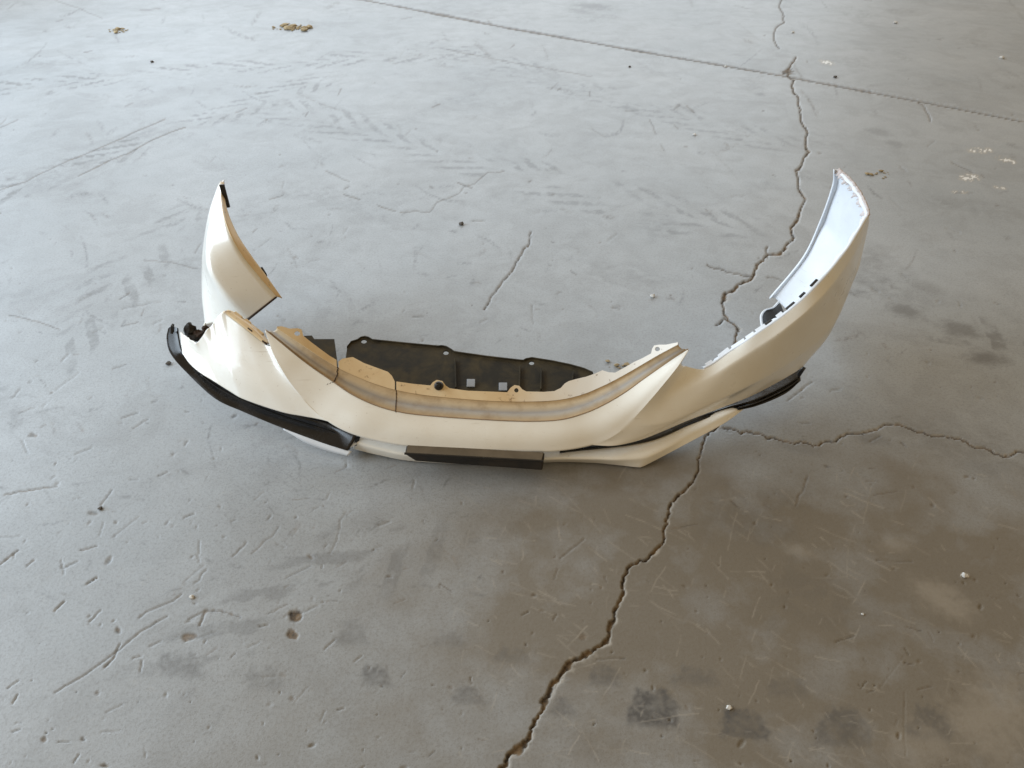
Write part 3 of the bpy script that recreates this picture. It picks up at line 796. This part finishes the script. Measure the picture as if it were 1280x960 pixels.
# fractures through the grille seat, running on into the face
def fracture(u_top, u_mid, u_end, reach, w, par):
    rr = random.Random(int(u_top * 100)); pts = []
    Vs, _ = loft("", SEAT, None, None, n=341, seg=3, fil=[0, .2, .3, .3, .2, 0], ret=True)
    k = Vs.shape[1]
    for j in range(k - 1, -1, -1):
        u = u_mid + (u_top - u_mid) * j / (k - 1) + rr.uniform(-.012, .012)
        pts.append((Vector(Vs[int(round(u * 20)), j]), Vector((0, 0, 1))))
    Vs, _ = loft("", [A, MID, D], None, None, n=341, seg=8, fil=[0, .45, 0], ret=True)
    k2 = max(2, int(Vs.shape[1] * reach))
    for j in range(k2):
        u = u_mid + (u_end - u_mid) * j / k2 + rr.uniform(-.02, .02)
        pts.append((Vector(Vs[int(round(u * 20)), j]), Vector((0, -.8, .6))))
    rows = []
    for i, (p, n) in enumerate(pts):
        ww = w * rr.uniform(.6, 1.3) * (1 - .8 * max(0, i - k) / (len(pts) - k + 1))
        x = Vector((ww / 2, 0, 0))
        rows.append([list(p - x + n * .0007), list(p + n * .0009), list(p + x + n * .0007)])
    return grid_mesh("fracture", np.array(rows), None, M_FRACT, par)
fracture(3.97, 4.0, 3.85, .33, .0030, bumper)
fracture(6.95, 6.95, 7.05, .10, .0024, bumper)
# -- lower lip below the shell
G0 = rail((0,445,540,.058),(1,475,546,.050),(2,515,553,.045),(3,595,560,.042),(4,658,561,.042),(5,702,560,.042),(6,745,556,.043),(6.6,775,549,.045),(7,800,544,.048),(8,862,521,.052),(9,905,507,.058),(10,932,506,.055))
G1 = rail((0,444,553,.045),(1,475,562,.038),(2,515,570,.033),(3,595,576,.03),(4,658,575.5,.031),(5,702,574,.032),(6,745,574,.033),(6.6,778,574,.034),(7,812,569.5,.034),(8,868,539.5,.046),(9,906,519,.058),(10,932,508,.053))
G2 = rail((0,441,562,.014),(1,475,570,.008),(2,515,577,.004),(3,595,581,.003),(4,658,579.5,.003),(5,702,578,.003),(6,745,579.5,.003),(6.6,775,582.5,.003),(6.95,799,585.3,.003),(7.05,804,584,.004),(8,862,553.5,.030),(9,905,530,.048),(10,932,510,.051))
G3 = [(u, p + Vector((0, .05, -.004))) for u, p in G2]
loft("lower_lip", [G0, G1, G2, G3], M_PAINT, bumper, n=120, seg=3, fil=[0, .22, .12, 0], thick=0.003, flip=True)
# -- number plate bracket
c0, c1 = P(520, 576.5, .040), P(678, 588, .040)
t0, t1 = P(506, 568, .062), P(678.5, 577.5, .062)
k0, k1 = P(508, 556.5, .066), P(681, 566, .065)
dn = Vector((0, .012, -.03))
hexa("number_plate_bracket", [c0, c1, k1 + dn, k0 + dn, t0, t1, k1, k0], M_MATT, bumper, .003)
up = Vector((0, 0, .0035))
hexa("bracket_top_sheen", [t0 + Vector((.003, .004, -.001)), t1 + Vector((-.003, .004, -.001)), k1 + Vector((-.003, 0, -.001)), k0 + Vector((.003, 0, -.001)),
                     t0 + Vector((.003, .004, 0)) + up * .4, t1 + Vector((-.003, .004, 0)) + up * .4, k1 + Vector((-.003, 0, 0)) + up * .4, k0 + Vector((.003, 0, 0)) + up * .4], M_SHEEN, bumper, .0006)  # thin plate added to carry the tan reflection as colour
hexa("bracket_rim", [t0 + Vector((-.001, -.002, .0005)), t1 + Vector((.001, -.002, .0005)), t1 + Vector((.001, .003, .001)), t0 + Vector((-.001, .003, .001)),
                     t0 + Vector((-.001, -.002, .004)), t1 + Vector((.001, -.002, .004)), t1 + Vector((.001, .003, .004)), t0 + Vector((-.001, .003, .004))], M_BLACK, bumper, .001)
# -- black trims in the lower openings
T0 = rail((0,700,560,.050),(1,805,543,.050),(2,862,519,.054),(3,905,502,.060),(4,945,486,.066),(5,980,468,.074),(6,1000,459,.082))
T1 = rail((0,700,565,.050),(1,805,551,.050),(2,862,527.5,.054),(3,905,512,.060),(4,945,500,.068),(5,982,482,.074),(6,1002.5,468,.082))
T2 = rail((0,700,566.5,.046),(1,806,553,.046),(2,864,530,.051),(3,907,515,.056),(4,945,507.5,.054),(5,981,492.5,.056),(6,1001,476,.068))
mid_ = [(u, p * .5 + q * .5 + Vector((0, .002 if u < 3 else .010, 0))) for (u, p), (_, q) in zip(T1, T2)]
loft("lower_trim", [shift(T0, (0, .002, 0)), T1, mid_, T2], M_BLACK, bumper, n=60, seg=3, fil=[0, .15, .3, 0], thick=.003, flip=True)
for f in (.25, .6):
    rr = [(u, p * (1 - f) + q * f + Vector((0, -.002, 0))) for (u, p), (_, q) in zip(T1, T2)]
    loft("trim_rib", [rr, shift(rr, (0, -.004, -.002)), shift(rr, (0, .004, -.004))], M_BLACK, bumper, n=40, seg=1, fil=[0, .2, 0], thick=.0015, u0=3.4, u1=5.8, flip=True)
e = P(1001, 467, .084)
box_at("trim_end_cap", e + Vector((0, .004, -.002)), (.3, 0, 1), (.6, .8, 0), (.8, -.6, 0), .034, .014, .010, M_BLACK, bumper, .002)

U0 = rail((0,446,540,.074),(1,405,524,.082),(2,350,511,.092),(3,302,494,.103),(4,266,473,.115),(5,238,456.5,.137),(6,227,441,.151),(7,222.5,424,.17),(8,221,411,.185))
U2 = rail((0,436,561,.037),(1,403,550.5,.043),(2,353,532,.057),(3,306,512.5,.072),(4,270,495.5,.087),(5,235,463.5,.117),(6,215,440,.145),(7,210,422,.165),(8,212,408.5,.183))
U1 = [(u, p * .5 + q * .5 + Vector((.004, .022 if 0 < u < 6 else .004, 0))) for (u, p), (_, q) in zip(U0, U2)]
U3 = [(u, q + Vector((-.003, -.006, -.010))) for u, q in U2]
loft("lower_trim", [shift(U0, (0, .004, 0)), U1, U2, shift(U2, (-.004, -.004, -.003)), shift(U2, (.0, .012, -.012))], M_BLACK, bumper, n=90, seg=3, fil=[0, .3, .15, .2, 0], thick=.003)["label"] = "long black lower trim sprung loose at its end"
for f in (.3, .62):
    rr = [(u, p * (1 - f) + q * f + Vector((.002, .014, 0))) for (u, p), (_, q) in zip(U0, U2)]
    loft("trim_rib", [rr, shift(rr, (0, -.005, -.002)), shift(rr, (0, .004, -.004))], M_MATT, bumper, n=40, seg=1, fil=[0, .2, 0], thick=.0015, u0=.4, u1=4.6)
# white sliver of the lip below the trim
K0 = rail((0,355,533.5,.052),(1,385,545,.044),(2,415,556,.036),(3,440,564,.03))
K1 = rail((0,356,535,.046),(1,381,551.5,.026),(2,410,562.5,.016),(3,434,568.5,.014))
loft("lip_strip", [K0, between(K0, K1, .5, (0, -.006, 0)), K1], M_INNER, bumper, n=30, seg=2, fil=[0, .4, 0], thick=.003)
hexa("broken_bracket", [P(434,562,.032), P(446,556,.04), P(448,549,.05) + Vector((0, .02, 0)), P(436,553,.044) + Vector((0, .02, 0)),
                        P(433,559,.038), P(445,553,.046), P(447,546.5,.056) + Vector((0, .02, 0)), P(435,551,.05) + Vector((0, .02, 0))], M_INNER, bumper, .002)
hexa("trim_clip", [P(443,558,.034), P(448,556.5,.034), P(449,552,.04) + Vector((0, .01, 0)), P(444,553,.04) + Vector((0, .01, 0)),
                   P(443,552,.05), P(449,550,.05), P(450,547.5,.055) + Vector((0, .01, 0)), P(444,549,.055) + Vector((0, .01, 0))], M_BLACK, bumper, .001)
# -- torn black lamp bracket behind the corner: lumps and a hook
def lump(name, px, py, z, r, sx, sy, sz, mat):
    bm = bmesh.new(); bmesh.ops.create_icosphere(bm, subdivisions=2, radius=r)
    for v in bm.verts:
        n = v.co.normalized(); k = 1 + .28 * math.sin(n.x * 7 + px) * math.cos(n.y * 6 + py) + random.uniform(-.12, .12)
        v.co = Vector((v.co.x * sx * k, v.co.y * sy * k, v.co.z * sz * k))
    o = bm_obj(name, bm, mat, bumper, False); o.location = P(px, py, z); return o
lump("lamp_bracket", 238, 412, .172, .017, .9, .9, 1.1, M_MATT)
lump("lamp_bracket", 249, 417, .165, .014, 1.2, .9, .8, M_FRACT)
lump("lamp_bracket", 243, 422, .158, .013, 1.5, .9, .8, M_MATT)
lump("lamp_bracket", 257, 411, .178, .010, 1, .9, .9, M_FRACT)
box_at("trim_hook", P(215.5, 411, .19), (.3, 0, 1), (0, 1, 0), (1, 0, -.3), .024, .012, .006, M_MATT, bumper, .001)

# -- torn-off wing, twisted inwards behind the corner
w0 = rail((0,279,226,.43),(1,282,256,.405),(2,295,289,.365),(3,313,317,.32),(4,333,344,.27),(5,352,371,.218))
w1 = rail((0,276,227,.432),(1,278,258,.412),(2,287,290,.373),(3,302,318,.326),(4,324,346,.272),(5,346,371,.220))
w2 = rail((0,274,229,.431),(1,267,262,.396),(2,259,297,.352),(3,260,335,.300),(4,280,369,.24),(5,308,401,.172))
w3 = rail((0,272,232,.425),(1,260,262,.375),(2,253.5,297,.303),(3,249.5,328,.235),(4,247,365,.162),(5,250,405,.095))
w4 = [(0, W(-.785,1.99,.42)),(1, W(-.80,1.99,.33)),(2, W(-.83,1.97,.22)),(3, W(-.845,1.93,.12)),(4, W(-.85,1.87,.05)),(5, W(-.84,1.82,.012))]
loft("side_wing", [w1, w2, w3, w4], [M_PAINT, M_INNER], bumper, n=80, seg=6, fil=[0, .13, .35, 0], thick=.003, mat_in=True, flip=True)["label"] = "torn off side wing twisted inwards"
loft("seam_flange", [shift(w1, (0, 0, .0005)), between(w1, w0, .45, (0, .002, -.002)), between(w1, w0, 1, (0, .003, -.006))], M_FLANGE, bumper, n=50, seg=2, fil=[0, .2, 0], thick=.002)
K_0 = [(0, W(-.80, 1.625, .145)), (1, W(-.832, 1.68, .105)), (2, W(-.850, 1.80, .10))]
K_1 = [(0, W(-.805, 1.625, .10)), (1, W(-.845, 1.69, .06)), (2, W(-.862, 1.80, .05))]
K_2 = [(0, W(-.79, 1.62, .07)), (1, W(-.825, 1.69, .03)), (2, W(-.845, 1.81, .012))]
loft("torn_strip", [K_0, K_1, K_2], M_PAINT, bumper, n=30, seg=3, fil=[0, .4, 0], thick=.003)
te = np.stack([curve(r, np.array([4.96, 5.0, 5.03])) for r in (w1, between(w1, w2, .33), between(w1, w2, .66), w2)], 0)
grid_mesh("torn_edge_shade", te + np.array([0, -.0015, 0]), None, M_FRACT, bumper, thick=.002)  # dark ribbon added for the shade and thickness along the torn end
box_at("seam_clip", P(329, 340, .272), (.5, -.4, -.75), (.6, .7, 0), (0, 0, 1), .022, .010, .006, M_BLACK, bumper, .001)
box_at("seam_clip", P(281, 245, .415), (.1, -.2, -1), (1, .2, 0), (0, 1, 0), .06, .012, .006, M_MATT, bumper, .001)

# -- black pocket inside the whole wing
Q = rail((0,952,409,.16),(1,951,396,.17),(2,956,388.5,.175),(3,966,385,.175),(4,973,378,.18))
loft("wing_pocket", [Q, shift(Q, (.010, .01, -.012)), shift(Q, (.03, .0, -.05))], M_MATT, bumper, n=30, seg=2, fil=[0, .3, 0], thick=.002)
loft("pocket_rim", [shift(Q, (-.002, 0, .001)), shift(Q, (.001, 0, .003)), shift(Q, (.003, .001, .001))], M_INNER, bumper, n=30, seg=1, fil=[0, .3, 0], thick=.0015)

# -- undertray lying behind the centre
def tray_fn(px, py):
    z = .024 + .00032 * max(0, 545 - py)
    return P(px, py, z)
tray = [(432,520),(432.5,447),(434,435),(439,428.5),(447,426),(451,423),(456,422),(461,423),(466,426),(500,429.5),(547,434),(552,433.5),(558,434.5),(564,438),(568,441),
        (610,447),(654,452),(657,450),(665,448.5),(674,450),(690,452.5),(712,457),(730,462),(741,467),(752,480),(760,505),(755,530),(700,548),(600,550),(500,542)]
plate("undertray", tray, [ring(455, 427.3, 3.6, 2.8), ring(557.5, 441.5, 3.6, 2.8), ring(664.5, 454.3, 3.4, 2.6)], tray_fn, M_TRAY, bumper, .004, 9)
plate("undertray_corner", [(380,420.5),(390,420),(393,424.5),(418,424.5),(421,447),(424,470),(405,470),(392,450)], [], lambda x, y: P(x, y, .05 + .0002 * (450 - y)), M_TRAY, bumper, .004, 9)
for (xa, ya, xb, yb) in ((650,461,649,490),(676.5,464,676,490),(716.5,468,715,480),(569,452,570,488)):
    a = tray_fn(xa, ya); b_ = tray_fn(xb, yb); d = b_ - a
    box_at("tray_rib", (a + b_) / 2 + Vector((0, 0, .005)), d, d.cross(Vector((0, 0, 1))), (0, 0, 1), d.length, .004, .012, M_TRAY, bumper, .001)
for x, y in ((588.8, 482), (628.8, 486.5)):
    a = tray_fn(x, y)
    box_at("tray_tab", a + Vector((0, 0, .008)), (1, 0, 0), (0, 1, .5), (0, -.5, 1), .021, .022, .005, M_TAB, bumper, .001)
# raised rear edge of the tray
edge = tray[2:24]
Er = [(i, tray_fn(x, y)) for i, (x, y) in enumerate(edge)]
loft("tray_edge", [shift(Er, (0, .001, 0)), shift(Er, (0, .001, .006)), shift(Er, (0, -.003, .006)), shift(Er, (0, -.003, .0))], M_TRAY, bumper, n=110, seg=1, fil=[0, .2, .2, 0], thick=0, lin=True)

# ------------------------------------------------------------------ loose bits on the floor
def stone_mat(name, c):
    m, nt, b = mat_new(name); co = objco(nt)
    nt.links.new(mix(nt, noise(nt, 150, 4, .6, co), tuple(x * .6 for x in c), c), b.inputs['Base Color'])
    b.inputs['Roughness'].default_value = .8
    return m
M_WST = stone_mat("pale_stone", (.72, .70, .66)); M_DST = stone_mat("dark_grit", (.10, .085, .07)); M_LEAF = stone_mat("dry_dirt", (.42, .32, .18))
def stone(name, px, py, r, mat, label, cat, flat=.7, grp=None):
    rr = random.Random(int(px * 7 + py))
    bm = bmesh.new(); bmesh.ops.create_icosphere(bm, subdivisions=2, radius=r)
    ph = rr.uniform(0, 6)
    for v in bm.verts:
        n = v.co.normalized()
        k = 1 + .22 * math.sin(3 * n.x + ph) * math.cos(4 * n.y + ph) + rr.uniform(-.10, .10)
        v.co = Vector((v.co.x * k * 1.15, v.co.y * k, v.co.z * k * flat))
    o = bm_obj(name, bm, mat, None, False)
    o.location = P(px, py, 0) + Vector((0, 0, r * flat * .75)); o.rotation_euler = (0, 0, rr.uniform(0, 6))
    o["label"] = label; o["category"] = cat
    if grp: o["group"] = grp
    return o
for px, py, r, mt, lb in (
    (816,371,.007,M_WST,"white pebble on the bare floor between crack and bumper centre"),
    (1252,73,.012,M_WST,"pale stone beyond the joint, near the right edge"),
    (991,41,.008,M_WST,"pale pebble beside the thin crack beyond the joint"),
    (1119,29,.011,M_WST,"pale pebble far back, right of the crack beyond the joint"),
    (1044,97,.009,M_DST,"dark pebble just beyond the joint, right of the crack"),
    (907,84,.007,M_WST,"small pale pebble on the joint line, left of the crack"),
    (787,84,.007,M_DST,"small dark pebble before the joint, above the dark smudge"),
    (868,169,.007,M_WST,"small pale pebble between joint and bumper, left of the long crack"),
    (240,747,.0048,M_WST,"small white pellet in the left foreground"),
    (911,885,.0045,M_WST,"small white pellet on the dark print, right foreground"),
    (1078,768,.0026,M_WST,"tiny white grain on the brown stain"),
    (1205,720,.005,M_WST,"pale chip at the far right of the brown stain"),
    (577,281,.0085,M_DST,"dark brown crumb in the middle of the floor behind the bumper"),
    (211,455,.0065,M_DST,"dark crumb beside the loose end of the black trim"),
    (126,636,.0045,M_DST,"dark crumb in the left foreground beside a scratch"),
    (190,78,.009,M_DST,"dark crumb far back on the left, before the dirt clumps"),
    ):
    if lb: stone("pebble" if mt is M_WST else "crumb", px, py, r, mt, lb, "pebble" if mt is M_WST else "crumb")
# crumbled clumps of dry dirt
def clump(px, py, n, sx, sy, r, label):
    e = bpy.data.objects.new("dirt_clump", None); COL.objects.link(e)
    c = P(px, py, 0); e.location = c
    e["label"] = label; e["category"] = "dirt clump"
    rr = random.Random(int(px))
    for i in range(n):
        bm = bmesh.new(); k = r * min(1.5, .25 + rr.expovariate(2.2))
        bmesh.ops.create_icosphere(bm, subdivisions=1, radius=k)
        for v in bm.verts: v.co *= rr.uniform(.65, 1.35); v.co.z *= .55; v.co.x *= 1.3
        o = bm_obj("dirt_crumb", bm, M_LEAF, e, False)
        o.location = (rr.gauss(0, sx), rr.gauss(0, sy), k * .45)
clump(368, 35, 45, .05, .04, .014, "crumbled clump of tan dirt far back, left of the joint")
clump(148, 39, 26, .035, .03, .010, "smaller patch of tan dirt crumbs far back on the left")
clump(1098, 218, 12, .022, .02, .006, "few tan dirt crumbs beyond the whole wing's tip")
clump(772, 457, 9, .018, .008, .005, "tan dirt crumbs behind the grille flange")

# ------------------------------------------------------------------ pieces of parts go under their part
bpy.context.view_layer.update()
def first(pred): return [o for o in bumper.children if pred(o)]
def cx(o):
    bb = [Vector(c) for c in o.bound_box]; return o.location.x + sum(c.x for c in bb) / 8
kids = list(bumper.children)
by = lambda nm: [o for o in kids if o.name.split('.')[0] == nm]
wing_r = corner = by("bumper_cover")[0]; wing_l = by("side_wing")[0]
trim_r = max(by("lower_trim"), key=cx); trim_l = min(by("lower_trim"), key=cx)
flanges = by("grille_flange"); seat = by("grille_seat")[0]
def cy(o):
    bb = [Vector(c) for c in o.bound_box]; return o.location.y + sum(c.y for c in bb) / 8
for o in kids:
    n = o.name.split('.')[0]
    if n in ("seam_flange", "clip_tab", "seam_clip", "torn_edge_shade", "foam_edge", "wheel_arch_lip", "wing_pocket", "pocket_rim"):
        o.parent = wing_r if cx(o) > 0 else (wing_l if cy(o) > 1.63 else corner)
    elif n in ("trim_rib", "trim_end_cap", "trim_hook", "trim_clip"): o.parent = trim_r if cx(o) > 0 else trim_l
    elif n in ("tray_rib", "tray_tab", "tray_edge"): o.parent = by("undertray")[0]
    elif n in ("fracture", "grille_flange"): o.parent = seat
    elif n == "push_clip": o.parent = seat
    elif n in ("bracket_rim", "bracket_top_sheen"): o.parent = by("number_plate_bracket")[0]
bumper.location = ORG
for o in bumper.children: o.location = o.location - ORG
